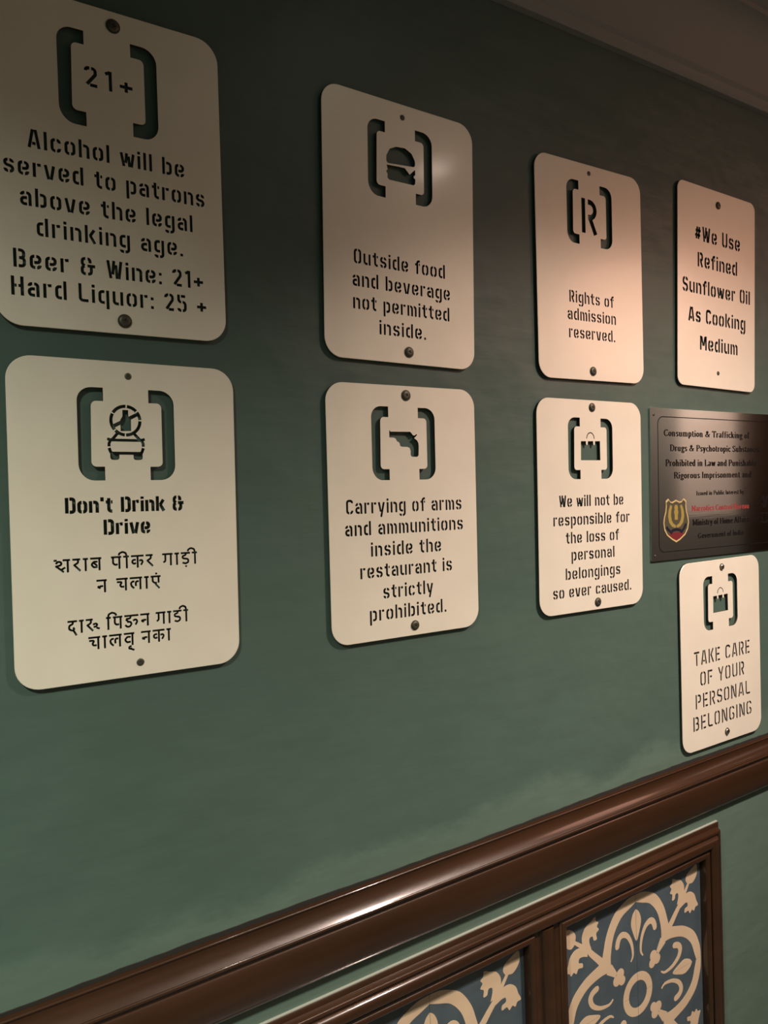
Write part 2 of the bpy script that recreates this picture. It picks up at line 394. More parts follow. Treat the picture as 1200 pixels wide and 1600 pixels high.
D['rra'] = (7.4, *D['da'][1:], [(4.0, -2.6), (4.0, -0.9)])
D['na'] = (7.6, [(0.3, HL), (7.4, HL)], [(6.0, HL), (6.0, 0)], [(4.9, 5.9), (2.4, 5.9)], [(1.0, 5.0), (3.2, 4.6)], [(1.2, 6.2), (3.0, 3.8)])
D['cha'] = (8.6, [(0.3, HL), (8.4, HL)], [(7.0, HL), (7.0, 0)], [(0.8, 8.4), (4.6, 8.4), (3.0, 5.6), (3.6, 3.8), (5.9, 3.8)])
D['la'] = (9.4, [(0.3, HL), (9.2, HL)], [(7.8, HL), (7.8, 0)], [(6.7, 7.6), (5.4, 8.2), (4.5, 6.8), (4.6, 3.4)], [(3.6, 7.6), (2.4, 8.2), (1.0, 6.4), (1.6, 3.6), (3.4, 1.4)])
D['e.'] = (7.8, [(0.3, HL), (7.6, HL)], [(1.7, HL), (1.7, 6.6), (3.2, 5.0), (4.8, 5.0)], [(6.0, HL), (6.0, 4.9)], [(3.6, 4.2), (6.6, -0.4)], [(4.4, 13.0), (4.4, 14.8)])
D['dda'] = (7.2, [(0.3, HL), (7.0, HL)], [(4.0, HL), (4.0, 8.8), (1.5, 7.6), (1.3, 4.4), (3.4, 2.8), (5.4, 4.0), (4.0, 5.6)], [(4.4, 2.8), (6.4, -1.8)])
D['ruu'] = (10.4, *D['ra'][1:], [(5.4, 6.4), (7.4, 7.4), (8.8, 6.0), (7.2, 4.2), (5.8, 4.4)], [(7.8, 3.4), (10.2, 2.2)])
D['uu'] = (11.2, [(0.3, HL), (11.0, HL)], [(5.0, HL), (5.0, 8.6), (1.4, 8.4)], [(2.4, 5.5), (4.8, 5.5), (5.8, 3.4), (4.4, 1.0), (2.4, 0.9), (0.9, 2.8)], [(1.4, 8.0), (3.2, 5.8)], [(6.8, 6.2), (8.8, 7.6), (10.2, 5.4), (8.6, 2.2)])
D['vuu'] = (8.0, *D['va'][1:], [(5.6, -0.6), (3.8, -1.6), (4.0, -3.4), (6.0, -3.0)], [(5.0, -3.4), (7.6, -4.8)])
def deva_polys(words, x0, x1, head, weight=1.85, gap=0.9, space=5.0):
    tot = sum(sum(D[c][0] + gap for c in w) for w in words) - gap + space * (len(words) - 1)
    sx = (x1 - x0) / tot; sy = 1.0; out = []; x = 0.0
    for w in words:
        for c in w:
            for p in D[c][1:]:
                q = [(x0 + (x + px) * sx, head + (py - HL) * sy) for px, py in p]
                out += stroke(round_path(q, 1.5, 3), weight)
            x += D[c][0] + gap
        x += space - 0.0
    return out

# ------------------------------------------------------------------ pictogram cut-outs
def brackets():
    l = ([(-23.2, 123.4)] + arc(-33.4, 110.6, 13.2, 90, 180, 9, 12.8) + arc(-32.6, 53.2, 14.0, 180, 270, 9, 15.6) + [(-23.2, 37.6), (-23.2, 50.4)]
         + arc(-30.4, 55.0, 4.8, 270, 180, 6, 4.6) + arc(-29.6, 106.0, 4.8, 180, 90, 6, 5.0) + [(-23.2, 111.0)])
    r = ([(18.6, 123.4), (18.6, 111.0)] + arc(26.4, 106.4, 4.4, 90, 0, 6, 4.6) + arc(25.8, 54.6, 5.0, 0, -90, 6, 4.2) + [(18.9, 50.4), (18.9, 37.6)]
         + arc(29.0, 52.0, 14.0, 270, 360, 9, 14.4) + arc(29.0, 109.6, 14.0, 0, 90, 9, 13.8))
    return [l, r]
def burger():
    top = round_path([(-1.7, 79.0), (-21.9, 77.2), (-21.6, 86.0), (-17.0, 94.0), (-8.2, 98.2), (4.0, 99.4), (13.6, 95.2), (18.2, 87.5), (18.4, 80.6), (-1.7, 79.0)], 3.0, 3)
    low = [(-21.4, 75.4), (-4.0, 76.4), (3.7, 76.6), (10.5, 70.6), (18.2, 77.6), (18.4, 71.5), (16.2, 70.0), (16.2, 68.2), (18.6, 66.4), (18.2, 61.5), (16.0, 59.4), (-18.0, 59.0), (-20.4, 60.8), (-20.2, 65.2), (-22.2, 67.8), (-20.1, 70.3)]
    return [top, low]
def revolver():
    return [[(-22.4, 96.0), (-20.4, 94.2), (7.1, 94.5), (11.0, 90.4), (13.4, 90.2), (16.2, 92.0), (16.9, 90.8), (12.6, 87.0), (16.4, 84.6), (18.4, 81.6), (18.9, 78.0), (18.4, 67.2), (17.6, 65.6), (16.0, 64.9), (9.6, 64.9), (7.8, 65.5), (6.9, 67.4), (7.0, 72.1), (5.7, 75.4), (2.3, 76.6), (-4.8, 76.6), (-7.6, 77.6), (-8.2, 80.6), (-10.0, 82.5), (-11.7, 82.7), (-13.7, 86.0), (-16.3, 87.3), (-22.5, 87.3)]]
def bag():
    body = [(-21.6, 90.6), (-11.6, 90.7), (-11.6, 87.0), (-10.9, 85.8), (-9.7, 85.3), (-8.4, 85.8), (-7.8, 87.0), (-7.8, 90.8), (2.9, 91.0), (2.9, 87.0), (3.6, 85.8), (4.8, 85.4), (6.0, 85.8), (6.7, 87.0), (6.7, 91.0), (16.8, 91.2), (17.2, 64.0), (-22.0, 64.0)]
    h = stroke(arc(-2.4, 94.0, 7.6, 178, 2, 14, 8.8), 1.4)
    return [body] + h
def drink_drive():
    out = []
    cx, cy, r = -3.3, 93.6, 13.4
    gaps = sorted([86, 40, 2, -92, -138, 150])
    for i, g in enumerate(gaps):
        nx = gaps[(i + 1) % len(gaps)] + (360 if i == len(gaps) - 1 else 0)
        out += stroke(arc(cx, cy, r, g + 2.4, nx - 2.4, 12), 3.0)
    out.append([(-6.0, 103.6), (-0.7, 103.7), (-0.6, 98.0), (1.7, 94.4), (1.6, 84.0), (-8.0, 83.6), (-8.2, 94.0), (-6.1, 97.6)])
    out += stroke([(-14.6, 88.2), (-6.0, 92.6)], 3.4)
    out += stroke([(-1.0, 95.2), (8.0, 100.0)], 3.4)
    out += stroke([(-11.0, 81.6), (-16.2, 75.4)], 2.8); out += stroke([(4.6, 81.2), (9.8, 75.4)], 2.8)
    out += stroke([(-20.6, 76.2), (-16.0, 75.2), (9.6, 75.2), (14.2, 76.4)], 2.6)
    out += stroke(round_path([(-17.6, 75.0), (-19.0, 72.0), (-19.0, 69.2)], 1.5), 2.7)
    out += stroke(round_path([(11.4, 75.0), (12.6, 72.0), (12.6, 69.4)], 1.5), 2.7)
    out += stroke(round_path([(-19.0, 67.8), (-17.4, 63.0), (-3, 63.0), (11.0, 63.0), (12.6, 68.0)], 2.5), 2.8)
    for x0, x1 in ((-18.2, -9.8), (3.2, 11.8)):
        out.append(round_path([(x0, 63.5), (x0, 57.0), ((x0+x1)/2, 56.6), (x1, 57.0), (x1, 63.5)], 2.2, 3))
    return out

# ------------------------------------------------------------------ room shell
X0, X1, YB, ZF, ZC = -1.6, 4.6, -1.5, -EYE, 0.74
def struct(o): return setp(o, kind='structure')
wf = struct(box('wall_front', (X0, 0, 0), (X1, 0.12, EYE + ZC), WALL))
struct(box('floor', (X0 - 0.12, YB - 0.12, -0.1), (X1 + 0.12, 0.12, 0), FLOOR))
struct(box('ceiling', (X0 - 0.12, YB - 0.12, EYE + ZC), (X1 + 0.12, 0.12, EYE + ZC + 0.1), PLASTER))
struct(box('wall_left', (X0 - 0.12, YB, 0), (X0, 0, EYE + ZC), WALL))
struct(box('wall_right', (X1, YB, 0), (X1 + 0.12, 0, EYE + ZC), BEIGE))
struct(box('wall_back', (X0, YB - 0.12, 0), (X1, YB, EYE + ZC), BEIGE))
struct(box('trim_3', (X0, YB, 0.0), (X1, YB + 0.03, EYE - 0.15), PANEL))              # wainscot of the opposite wall
struct(box('door_1', (3.50, YB, 0.0), (4.50, YB + 0.06, EYE + 0.55), WOOD))
struct(box('trim_4', (X0, YB, EYE - 0.15), (3.02, YB + 0.03, EYE + ZC), PANEL))        # dark panelling beside the lit plaster

def extrude_x(name, prof, x0, x1, m, parent=None, smooth=True, nseg=60, wob=0.0):
    """sweep a (depth, height) profile in metres along x"""
    n = len(prof); V, F = [], []
    for i in range(nseg + 1):
        x = x0 + (x1 - x0) * i / nseg
        for p, z in prof:
            V.append((x, -p, z))
    for i in range(nseg):
        for j in range(n - 1):
            F.append((i*n+j, (i+1)*n+j, (i+1)*n+j+1, i*n+j+1))
        F.append((i*n+n-1, (i+1)*n+n-1, (i+1)*n, i*n))
    F.append(tuple(range(n))); F.append(tuple(range(nseg*n + n - 1, nseg*n - 1, -1)))
    o = mesh_obj(name, V, F, m, parent)
    if smooth:
        for p in o.data.polygons: p.use_smooth = len(p.vertices) == 4
        o.data.set_sharp_from_angle(angle=math.radians(38))
    return o
def mm(ps): return [(a / 1000, b / 1000) for a, b in ps]
TILT = math.radians(1.2)
# dado rail: ledge, cove, bead, groove, half round
dado = ([(0, 0), (0, -1.0), (3.2, -1.4)] + arc(3.4, -4.2, 1.4, 85, -60, 6) + [(3.7, -7.4)]
        + [(3.8 + 9.6 * (t ** 2), -8 - 17.5 * t) for t in [i / 14 for i in range(15)]]
        + arc(12.2, -28.2, 2.2, 60, -70, 8) + [(11.2, -32.4), (10.8, -33.8), (11.2, -35.0)]
        + [(11.0 + 3.4 * math.sin(math.radians(a)), -35.2 - 18.0 * (1 - math.cos(math.radians(a)))) for a in range(8, 91, 6)]
        + [(14.4 - 10.4 * (1 - math.cos(math.radians(a))), -53.2 - 33.0 * math.sin(math.radians(a))) for a in range(6, 91, 6)]
        + [(0, -86.4)])
rail = extrude_x('trim_1', mm(dado), -1.58, 3.0, WOOD, nseg=90)
rail.location = (0.785, 0, EYE - 0.4414); rail.rotation_euler = (0, -TILT, 0)
for v in rail.data.vertices: v.co.x -= 0.785
struct(rail)
gv, gf = [], []  # gap behind the rail: its shade and grime put into a dark strip
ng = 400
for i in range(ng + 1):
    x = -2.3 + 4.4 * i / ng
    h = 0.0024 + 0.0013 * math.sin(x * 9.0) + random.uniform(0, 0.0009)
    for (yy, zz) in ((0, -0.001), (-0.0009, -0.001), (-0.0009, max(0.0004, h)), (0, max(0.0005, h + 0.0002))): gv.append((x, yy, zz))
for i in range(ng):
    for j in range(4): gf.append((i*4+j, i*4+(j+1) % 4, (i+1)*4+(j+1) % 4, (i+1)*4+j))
mesh_obj('gap_shade_line', gv, gf, SHADE_GRIME, rail)
# cornice under the ceiling
cor = ([(0, 0), (10, 0), (14, 4), (14, 14), (20, 18)] + [(20 + 50 * (1 - math.cos(math.radians(a))), 18 + 78 * math.sin(math.radians(a))) for a in range(10, 91, 10)]
       + [(70, 104), (86, 108), (92, 116), (92, 125.9), (0, 125.9)])
cn = extrude_x('trim_2', mm(cor), X0 + 0.001, X1 - 0.001, PLASTER)
cn.location = (0, 0, EYE + 0.614)
struct(cn)

# ------------------------------------------------------------------ recessed downlights
def lathe(name, prof, m, parent, n=40):
    V, F = [], []
    for r, z in prof:
        for i in range(n): V.append((r * math.cos(2 * PI * i / n), r * math.sin(2 * PI * i / n), z))
    for k in range(len(prof) - 1):
        for i in range(n):
            j = (i + 1) % n
            F.append((k*n+i, k*n+j, (k+1)*n+j, (k+1)*n+i))
    return mesh_obj(name, V, F, m, parent, smooth=True)
for x, y, p, c, sz, bl, glow in DOWNLIGHTS:
    dl = empty('downlight', (x, y, EYE + ZC))
    setp(dl, 'small round recessed downlight in the ceiling in front of the notices', 'ceiling light', 'recessed ceiling downlights')
    lathe('trim_ring', [(0.036, 0.0), (0.036, -0.004), (0.048, -0.006), (0.052, -0.003), (0.052, 0.0)], PLATE, dl)
    BULB = mat('lit_lamp_glass', (0.8, 0.8, 0.8), 0.4)
    BS(BULB).inputs['Emission Color'].default_value = (*c, 1); BS(BULB).inputs['Emission Strength'].default_value = glow
    lathe('lamp_disc', [(0.0005, -0.003), (0.022, -0.0032), (0.0345, -0.002), (0.0345, -0.0005)], BULB, dl)

# ------------------------------------------------------------------ screws
def screw(parent, x, z, r, y_front, kind='flat'):
    """pan head with a cross recess; a washer under the large ones"""
    m = SCREW_SHINY if kind == 'shiny' else SCREW
    big = r > 4.5
    hr = r * 0.82 if big else r
    h = 2.0 if big else 1.0
    if kind == 'shiny': h = 3.2
    nt = 40; rings = []
    prof = [(0.0, 0.35), (0.26, 0.40), (0.32, 0.82)] + [(0.32 + 0.68 * math.sin(math.radians(a)), 0.25 + 0.62 * math.cos(math.radians(a))) for a in range(10, 91, 16)] + [(1.0, 0.25), (1.0, 0.0)]
    V, F = [], []
    for k, (rr, hh) in enumerate(prof):
        for i in range(nt):
            a = 2 * PI * i / nt
            f = 1.0
            if 0 < k < 3: f = 0.62 + 0.75 * abs(math.cos(2 * a + 0.6)) ** 6
            V.append((rr * f * hr * math.cos(a) / 1000, -(hh * h) / 1000, rr * f * hr * math.sin(a) / 1000))
    for k in range(len(prof) - 1):
        for i in range(nt):
            j = (i + 1) % nt
            F.append((k*nt+i, k*nt+j, (k+1)*nt+j, (k+1)*nt+i))
    s = mesh_obj('screw', V, F, m, parent, smooth=True)
    s.data.set_sharp_from_angle(angle=math.radians(40))
    base = 0.0
    if big:
        base = 0.7
        w = slab('washer', [arc(0, 0, r, 0, 360, 36)[:-1]], [], -0.0, 0.69, SCREW, s)
    s.location = (x / 1000, (y_front - base) / 1000, z / 1000)
    return s

# ------------------------------------------------------------------ sign plates
FRONT, BACK = -4.8, -2.0      # mm in front of the wall
def sign(label, cx, cz, ang, w, h, r, cuts, screws):
    root = empty('wall_sign', (cx, 0, EYE + cz), math.radians(ang))
    setp(root, label, 'sign', 'stencil-cut metal notices on the green wall')
    out = clean(rrect(w - 0.8, h - 0.8, r - 0.4))
    rim = []
    n = len(out)
    for i in range(n):
        a, b, c = out[i-1], out[i], out[(i+1) % n]
        t = Vector((c[0]-a[0], c[1]-a[1])).normalized()
        rim.append((b[0], b[1], (t.y, -t.x)))
    sx, sz = w / 210.0, h / 297.0
    cuts = [[(p[0] * sx, p[1] * sz) for p in poly] for poly in cuts]
    holes = [arc(s[0], s[1], min(2.6, s[2] * 0.8), 0, 360, 20)[:-1] for s in screws]
    slab('plate', [out], cuts + holes, FRONT, BACK, PLATE, root, rim=rim, rim_w=0.4, edge=EDGE)
    for s in screws:
        screw(root, s[0], s[1], s[2], FRONT, s[3] if len(s) > 3 else 'flat')
        # shank into the wall
        k = slab('wall_plug', [arc(s[0], s[1], 1.8, 0, 360, 16)[:-1]], [], FRONT + 0.3, 0.0, SCREW, root)
    return root

TP = text_polys
sign('Large beige notice headed 21+ about the drinking age for beer, wine and liquor', 0.1861, 0.3018, 0.3, 210, 298, 22,
     brackets() + TP('21+', -24.2, 20.0, 74.6, 18.0, 2.9, 4.0) + TP('Alcohol will be', -74, 67, 8.4, 16.2) + TP('served to patrons', -94.2, 86.6, -16.8, 16.2)
     + TP('above the legal', -82, 73.6, -43.0, 16.2) + TP('drinking age.', -69.4, 63.2, -68.2, 16.2)
     + TP('Beer & Wine: 21+', -89.4, 82.6, -97.8, 16.4, 2.7) + TP('Hard Liquor: 25 +', -92, 85, -122.3, 16.6, 2.7),
     [(3.5, 135.5, 6.5), (4.5, -136.9, 6.5)])
sign('Beige notice "Don\'t Drink & Drive" with Hindi and Marathi lines and a car pictogram', 0.1921, -0.0227, -0.2, 210, 298.4, 22,
     brackets() + drink_drive() + TP("Don't Drink &", -59, 50.6, 7.9, 14.2, 3.1, 1.9) + TP('Drive', -25.8, 17, -12.8, 14.0, 3.1, 1.9)
     + deva_polys([['sha', 'ra', 'aa', 'ba'], ['pa', 'ii', 'ka', 'ra'], ['ga', 'aa', 'rra', 'ii']], -70.7, 62.9, -34.2)
     + deva_polys([['na'], ['cha', 'la', 'aa', 'e.']], -34.3, 26.1, -55.0)
     + deva_polys([['dda', 'aa', 'ruu'], ['i', 'pa', 'uu', 'na'], ['ga', 'aa', 'da', 'ii']], -60.5, 52.4, -90.4, space=3.4)
     + deva_polys([['cha', 'aa', 'la', 'vuu'], ['na', 'ka', 'aa']], -42.9, 34.7, -107.2, space=3.4),
     [(0.1, 135.9, 3.2), (4.3, -136.2, 3.6)])
sign('Beige notice with a burger pictogram, outside food and beverage not permitted', 0.5115, 0.2970, -0.65, 210.6, 299.4, 22,
     brackets() + burger() + TP('Outside food', -66.7, 60.6, -42.5, 16.2) + TP('and beverage', -68.8, 67.8, -67.6, 16.2)
     + TP('not permitted', -68.4, 66.6, -92.6, 16.2) + TP('inside.', -34, 31.6, -118.0, 16.2),
     [(1.2, 134.6, 3.2), (6.5, -135.9, 6.4)])
sign('Beige notice with a revolver pictogram, carrying of arms and ammunitions prohibited', 0.5091, -0.0252, 0.2, 209.6, 293.4, 22,
     brackets() + revolver() + TP('Carrying of arms', -82.6, 81.2, -0.4, 16.6) + TP('and ammunitions', -84.6, 82.8, -25.4, 16.4)
     + TP('inside the', -51.4, 48.6, -50.4, 16.4) + TP('restaurant is', -66.4, 64.4, -75.2, 16.4) + TP('strictly', -36.2, 35, -100.6, 16.4)
     + TP('prohibited.', -55.2, 54.6, -125.4, 16.4),
     [(2.0, 135.6, 6.4), (7.2, -134.8, 5.8)])
sign('Pinkish beige notice with a large letter R in brackets, rights of admission reserved', 0.8279, 0.2939, 0.58, 209.8, 295.6, 22,
     brackets() + TP('R', -19.5, 14.0, 54.2, 47.2, 7.2, rr=6) + TP('Rights of', -45.4, 43, -43.4, 16.2)
     + TP('admission', -49.6, 47, -67.2, 16.2) + TP('reserved.', -47.6, 44.8, -91.8, 16.2),
     [(-2.3, 136.2, 3.2), (-2.2, -135.0, 6.4)])
sign('Bright beige notice with a bag pictogram, not responsible for loss of personal belongings', 0.8223, -0.0274, 0.03, 207.6, 292.2, 22,
     brackets() + bag() + TP('We will not be', -65.4, 64.2, -0.6, 16.0, 2.7) + TP('responsible for', -77.2, 77.2, -26.4, 16.0, 2.7)
     + TP('the loss of', -53.8, 53.6, -51.5, 16.0, 2.7) + TP('personal', -43.6, 43.8, -75.6, 16.0, 2.7) + TP('belongings', -55.4, 55.8, -101.6, 16.0, 2.7)
     + TP('so ever caused.', -79.8, 79.2, -126.4, 16.0, 2.7),
     [(1.4, 136.2, 6.2), (7.6, -135.6, 6.2)])
sign('Narrow pink beige notice without pictogram at right, refined sunflower oil as cooking medium', 1.1156, 0.3055, -0.94, 201.5, 311, 14,
     TP('#We Use', -61.2, 61.6, 67.4, 21.8, 4.0) + TP('Refined', -54, 53.6, 28.8, 21.4, 4.0) + TP('Sunflower Oil', -92.4, 90.6, -11.4, 20.8, 4.0)
     + TP('As Cooking', -78, 77.2, -53.4, 20.8, 4.0) + TP('Medium', -48, 54.8, -93.6, 20.8, 4.0),
     [(0.2, 133.4, 6.0), (0.4, -131.2, 3.4)])
sign('Pale beige notice in capitals, TAKE CARE OF YOUR PERSONAL BELONGING, just above the rail', 1.1178, -0.2700, 0.82, 210, 296, 22,
     brackets() + bag() + TP('TAKE CARE', -73.4, 75.2, -14.4, 22.6, 3.0) + TP('OF YOUR', -59, 59, -47.8, 22.6, 3.0)
     + TP('PERSONAL', -72, 74, -82.6, 22.8, 3.0) + TP('BELONGING', -78.8, 77.6, -117.0, 22.8, 3.0),
     [(1.9, 135.6, 5.4, 'shiny'), (8.1, -132.4, 5.6, 'shiny')])

# ------------------------------------------------------------------ steel plaque with serif lettering
S = {}
def sg(ch, w, paths, serifs=()): S[ch] = (w, paths, serifs)
def ell(cx, cy, a, b, a0=0, a1=360, n=16): return arc(cx, cy, a, a0, a1, n, b)
sg('C', 9, [ell(5.2, 8, 4.0, 7.4, 40, 320)]); sg('D', 10, [[(2, 0), (2, 16)], [(2, 15.4), (5, 15.4), (8.4, 12), (8.4, 4), (5, 0.6), (2, 0.6)]], [(2, 0), (2, 16)])
sg('P', 8.4, [[(2, 0), (2, 16)], [(2, 15.4), (5.4, 15.4), (7.2, 13.6), (7.2, 9.6), (5.4, 7.6), (2, 7.6)]], [(2, 0), (2, 16)])
sg('R', 9.4, [[(2, 0), (2, 16)], [(2, 15.4), (5.4, 15.4), (7.2, 13.6), (7.2, 9.8), (5.4, 8), (2, 8)], [(5, 8), (8.4, 0.4)]], [(2, 0), (2, 16), (8.6, 0)])
sg('B', 9, [[(2, 0), (2, 16)], [(2, 15.4), (5.4, 15.4), (7, 13.6), (7, 10.2), (5.4, 8.4), (2, 8.4)], [(5, 8.4), (7.6, 6.4), (7.6, 2.6), (5.4, 0.6), (2, 0.6)]], [(2, 0), (2, 16)])
sg('I', 4, [[(2, 0), (2, 16)]], [(2, 0), (2, 16)]); sg('L', 8, [[(2, 16), (2, 0)], [(2, 0.6), (7.4, 0.6), (7.4, 3.6)]], [(2, 16), (2, 0)])
sg('M', 13, [[(2, 0), (2, 16)], [(2, 16), (6.5, 2)], [(6.5, 2), (11, 16)], [(11, 16), (11, 0)]], [(2, 0), (11, 0), (1.6, 16), (11.4, 16)])
sg('H', 11, [[(2, 0), (2, 16)], [(9, 0), (9, 16)], [(2, 8), (9, 8)]], [(2, 0), (2, 16), (9, 0), (9, 16)])
sg('A', 10, [[(1.4, 0), (5, 16)], [(5, 16), (8.8, 0)], [(2.6, 5.4), (7.4, 5.4)]], [(1.4, 0), (8.8, 0)])
sg('N', 11, [[(2, 0), (2, 16)], [(2, 16), (9, 0)], [(9, 0), (9, 16)]], [(2, 0), (9, 16)])
sg('S', 8, [[(6.8, 12.6), (6, 15), (3.4, 15.4), (1.6, 13.4), (2.2, 10.4), (5.8, 6.8), (6.8, 3.6), (5, 0.8), (2.4, 0.8), (1.2, 3.6)]])
sg('G', 10, [ell(5.2, 8, 4.0, 7.4, 40, 300), [(7.6, 1.6), (7.6, 7)]], [(7.6, 7)]); sg('T', 9, [[(4.5, 0), (4.5, 16)], [(0.8, 12.6), (0.8, 15.4), (8.2, 15.4), (8.2, 12.6)]], [(4.5, 0)])
sg('&', 12, [[(10.6, 8), (8, 3), (4.6, 0.6), (1.8, 2), (1.8, 5.4), (5, 8.6), (7, 12), (5.6, 15.2), (3.6, 13.4), (4, 10.6), (9.8, 0.6)]])
sg('a', 7, [[(1.4, 8.4), (2.6, 10.2), (4.4, 10.2), (5.2, 8.6), (5.2, 1.6), (6.6, 0.8)], [(5.2, 6.2), (2, 5), (1.4, 2.4), (2.8, 0.6), (5.2, 2)]])
sg('b', 7.6, [[(1.8, 0.4), (1.8, 16)], [(1.8, 8.6), (3.8, 10.4), (6, 9), (6.2, 3), (4.4, 0.6), (1.8, 1.4)]], [(1.4, 16)])
sg('c', 6.4, [[(5.6, 8.4), (4.2, 10.2), (2.2, 9.4), (1.4, 5.4), (2.4, 1.4), (4.2, 0.6), (5.8, 2.4)]])
sg('d', 7.6, [[(5.8, 0), (5.8, 16)], [(5.8, 8.8), (4, 10.4), (2, 9.2), (1.4, 5.4), (2.2, 1.4), (3.8, 0.6), (5.8, 2)]], [(5.4, 16), (6.2, 0)])
sg('e', 6.6, [[(1.6, 5.8), (5.8, 5.8), (5.4, 9.2), (3.8, 10.4), (2, 9), (1.4, 5.4), (2.4, 1.4), (4.2, 0.6), (5.8, 2.4)]])
sg('f', 5, [[(2.2, 0), (2.2, 13), (3.2, 15.4), (4.8, 15)], [(0.6, 10.4), (4.4, 10.4)]], [(2.2, 0)])
sg('g', 7, [ell(3.4, 7.4, 2.1, 2.9), [(3, 4.4), (1.8, 2.8), (2.6, 1.4), (5.4, 0.6), (6, -2), (4, -4), (1.6, -3.4), (1.4, -1), (2.8, 0.8)], [(4.8, 9.6), (6.8, 10.2)]])
sg('h', 8, [[(1.8, 0), (1.8, 16)], [(1.8, 8.6), (4, 10.4), (5.8, 9), (5.8, 0)]], [(1.8, 0), (5.8, 0), (1.4, 16)])
sg('i', 3.8, [[(1.9, 0), (1.9, 10.6)], [(1.9, 13.2), (1.9, 15.4)]], [(1.9, 0), (1.5, 10.6)])
sg('k', 8, [[(1.8, 0), (1.8, 16)], [(1.8, 5), (5.8, 10.4)], [(3.4, 6.6), (6.6, 0)]], [(1.8, 0), (6.4, 0), (1.4, 16), (5.8, 10.6)])
sg('l', 3.8, [[(1.9, 0), (1.9, 16)]], [(1.9, 0), (1.5, 16)])
sg('m', 12, [[(1.8, 0), (1.8, 10.6)], [(1.8, 8.8), (4, 10.4), (5.8, 9), (5.8, 0)], [(5.8, 8.8), (8, 10.4), (9.8, 9), (9.8, 0)]], [(1.8, 0), (5.8, 0), (9.8, 0), (1.4, 10.6)])
sg('n', 8, [[(1.8, 0), (1.8, 10.6)], [(1.8, 8.8), (4, 10.4), (5.8, 9), (5.8, 0)]], [(1.8, 0), (5.8, 0), (1.4, 10.6)])
sg('o', 7, [ell(3.5, 5.4, 2.3, 4.8)])
sg('p', 7.6, [[(1.8, -4.4), (1.8, 10.6)], [(1.8, 8.8), (3.8, 10.4), (5.8, 9.2), (6.2, 5.4), (5.4, 1.6), (3.8, 0.6), (1.8, 1.8)]], [(1.8, -4.4), (1.4, 10.6)])
sg('r', 5.6, [[(1.8, 0), (1.8, 10.6)], [(1.8, 8), (3.6, 10.2), (5, 9.4)]], [(1.8, 0), (1.4, 10.6)])
sg('s', 5.8, [[(4.8, 8.6), (3.6, 10.3), (1.8, 9.4), (1.8, 7.2), (4.6, 4), (4.6, 1.6), (2.8, 0.6), (1.2, 2.4)]])
sg('t', 5, [[(2.2, 13.6), (2.2, 1.6), (3.4, 0.6), (4.8, 1.6)], [(0.6, 10.4), (4.6, 10.4)]])
sg('u', 8, [[(1.8, 10.6), (1.8, 2), (3.4, 0.6), (5.8, 2.2)], [(5.8, 10.6), (5.8, 0)]], [(1.4, 10.6), (5.4, 10.6), (6.2, 0)])
sg('v', 7, [[(1.2, 10.6), (3.6, 0.2)], [(3.6, 0.2), (5.8, 10.6)]], [(1.2, 10.6), (5.8, 10.6)])
sg('w', 10, [[(1.2, 10.6), (3.2, 0.2)], [(3.2, 0.2), (5, 10)], [(5, 10), (7, 0.2)], [(7, 0.2), (8.8, 10.6)]], [(1.2, 10.6), (8.8, 10.6)])
sg('y', 7, [[(1.2, 10.6), (3.7, 0.6)], [(5.8, 10.6), (3.2, -2.6), (1.6, -4)]], [(1.2, 10.6), (5.8, 10.6)])
def serif_polys(txt, x0, x1, base, cap, stop=None):
    """stop: width fraction is fixed by this visible prefix ending at x1"""
    gap, space = 0.5, 4.2
    ref = stop or txt
    tw = sum(space if c == ' ' else S[c][0] + gap for c in ref)
    sx = (x1 - x0) / tw; sy = cap / 16.0
    thin = 1.35 * sy; k = 0.30       # thick stems, thin cross strokes
    out = []; x = 0.0
    for ch in txt:
        if ch == ' ': x += space; continue
        w, paths, serifs = S[ch]
        for p in paths:
            q = [((x0 + (x + px) * sx) * k, base + py * sy) for px, py in p]
            for poly in stroke(q, thin): out.append([(a / k, b) for a, b in poly])
        for (px, py) in serifs:
            cx, cy = x0 + (x + px) * sx, base + py * sy
            d = 0.35 * sy if py < 5 else -0.35 * sy
            out.append([(cx - 1.7 * sx, cy), (cx + 1.7 * sx, cy), (cx + 1.7 * sx, cy + 2 * d), (cx - 1.7 * sx, cy + 2 * d)])
        x += w + gap
    return out
pcx, pcz = 1125.0, -0.5
plaque = empty('steel_plaque', (pcx / 1000, 0, EYE + pcz / 1000), 0)
setp(plaque, 'Dark brushed steel plaque with black serif lettering and a shield badge, at right', 'plaque')
slab('plate', [rrect(351, 229, 1.5, 3)], [], -2.6, -0.2, STEEL, plaque)
bo = rrect(317, 205, 12); bi = rrect(314.4, 202.4, 10.8)
slab('engraved_border', [bo], [bi], -2.75, -2.5, INK, plaque)
def PL(t, x0, x1, base, cap, stop=None): return serif_polys(t, x0 - pcx, x1 - pcx, base - pcz, cap, stop)
txt = [PL('Consumption & Trafficking of', 981, 1201, 72.4, 10.2), PL('Drugs & Psychotropic Substances', 995, 1193, 50.0, 10.0, 'Drugs & Psychotropic Subst')
      , PL('Prohibited in Law and Punishable', 984, 1191, 27.0, 10.4, 'Prohibited in Law and Punish'), PL('Rigorous Imprisonment and', 1003.4, 1197, 8.2, 10.0, 'Rigorous Imprisonment an')
      , PL('Issued in Public Interest by', 1058, 1184, -18.6, 6.8), PL('Ministry of Home Affairs', 1048, 1198, -65.6, 9.8), PL('Government of India', 1061, 1182, -86.2, 8.8)]
for line in txt: slab('lettering', line, [], -2.75, -2.5, INK, plaque)
rl = slab('lettering', PL('Narcotics Control Bureau', 1046, 1199, -43.0, 8.8), [], -2.75, -2.5, RED, plaque)
rl['label'] = 'red lettering line'
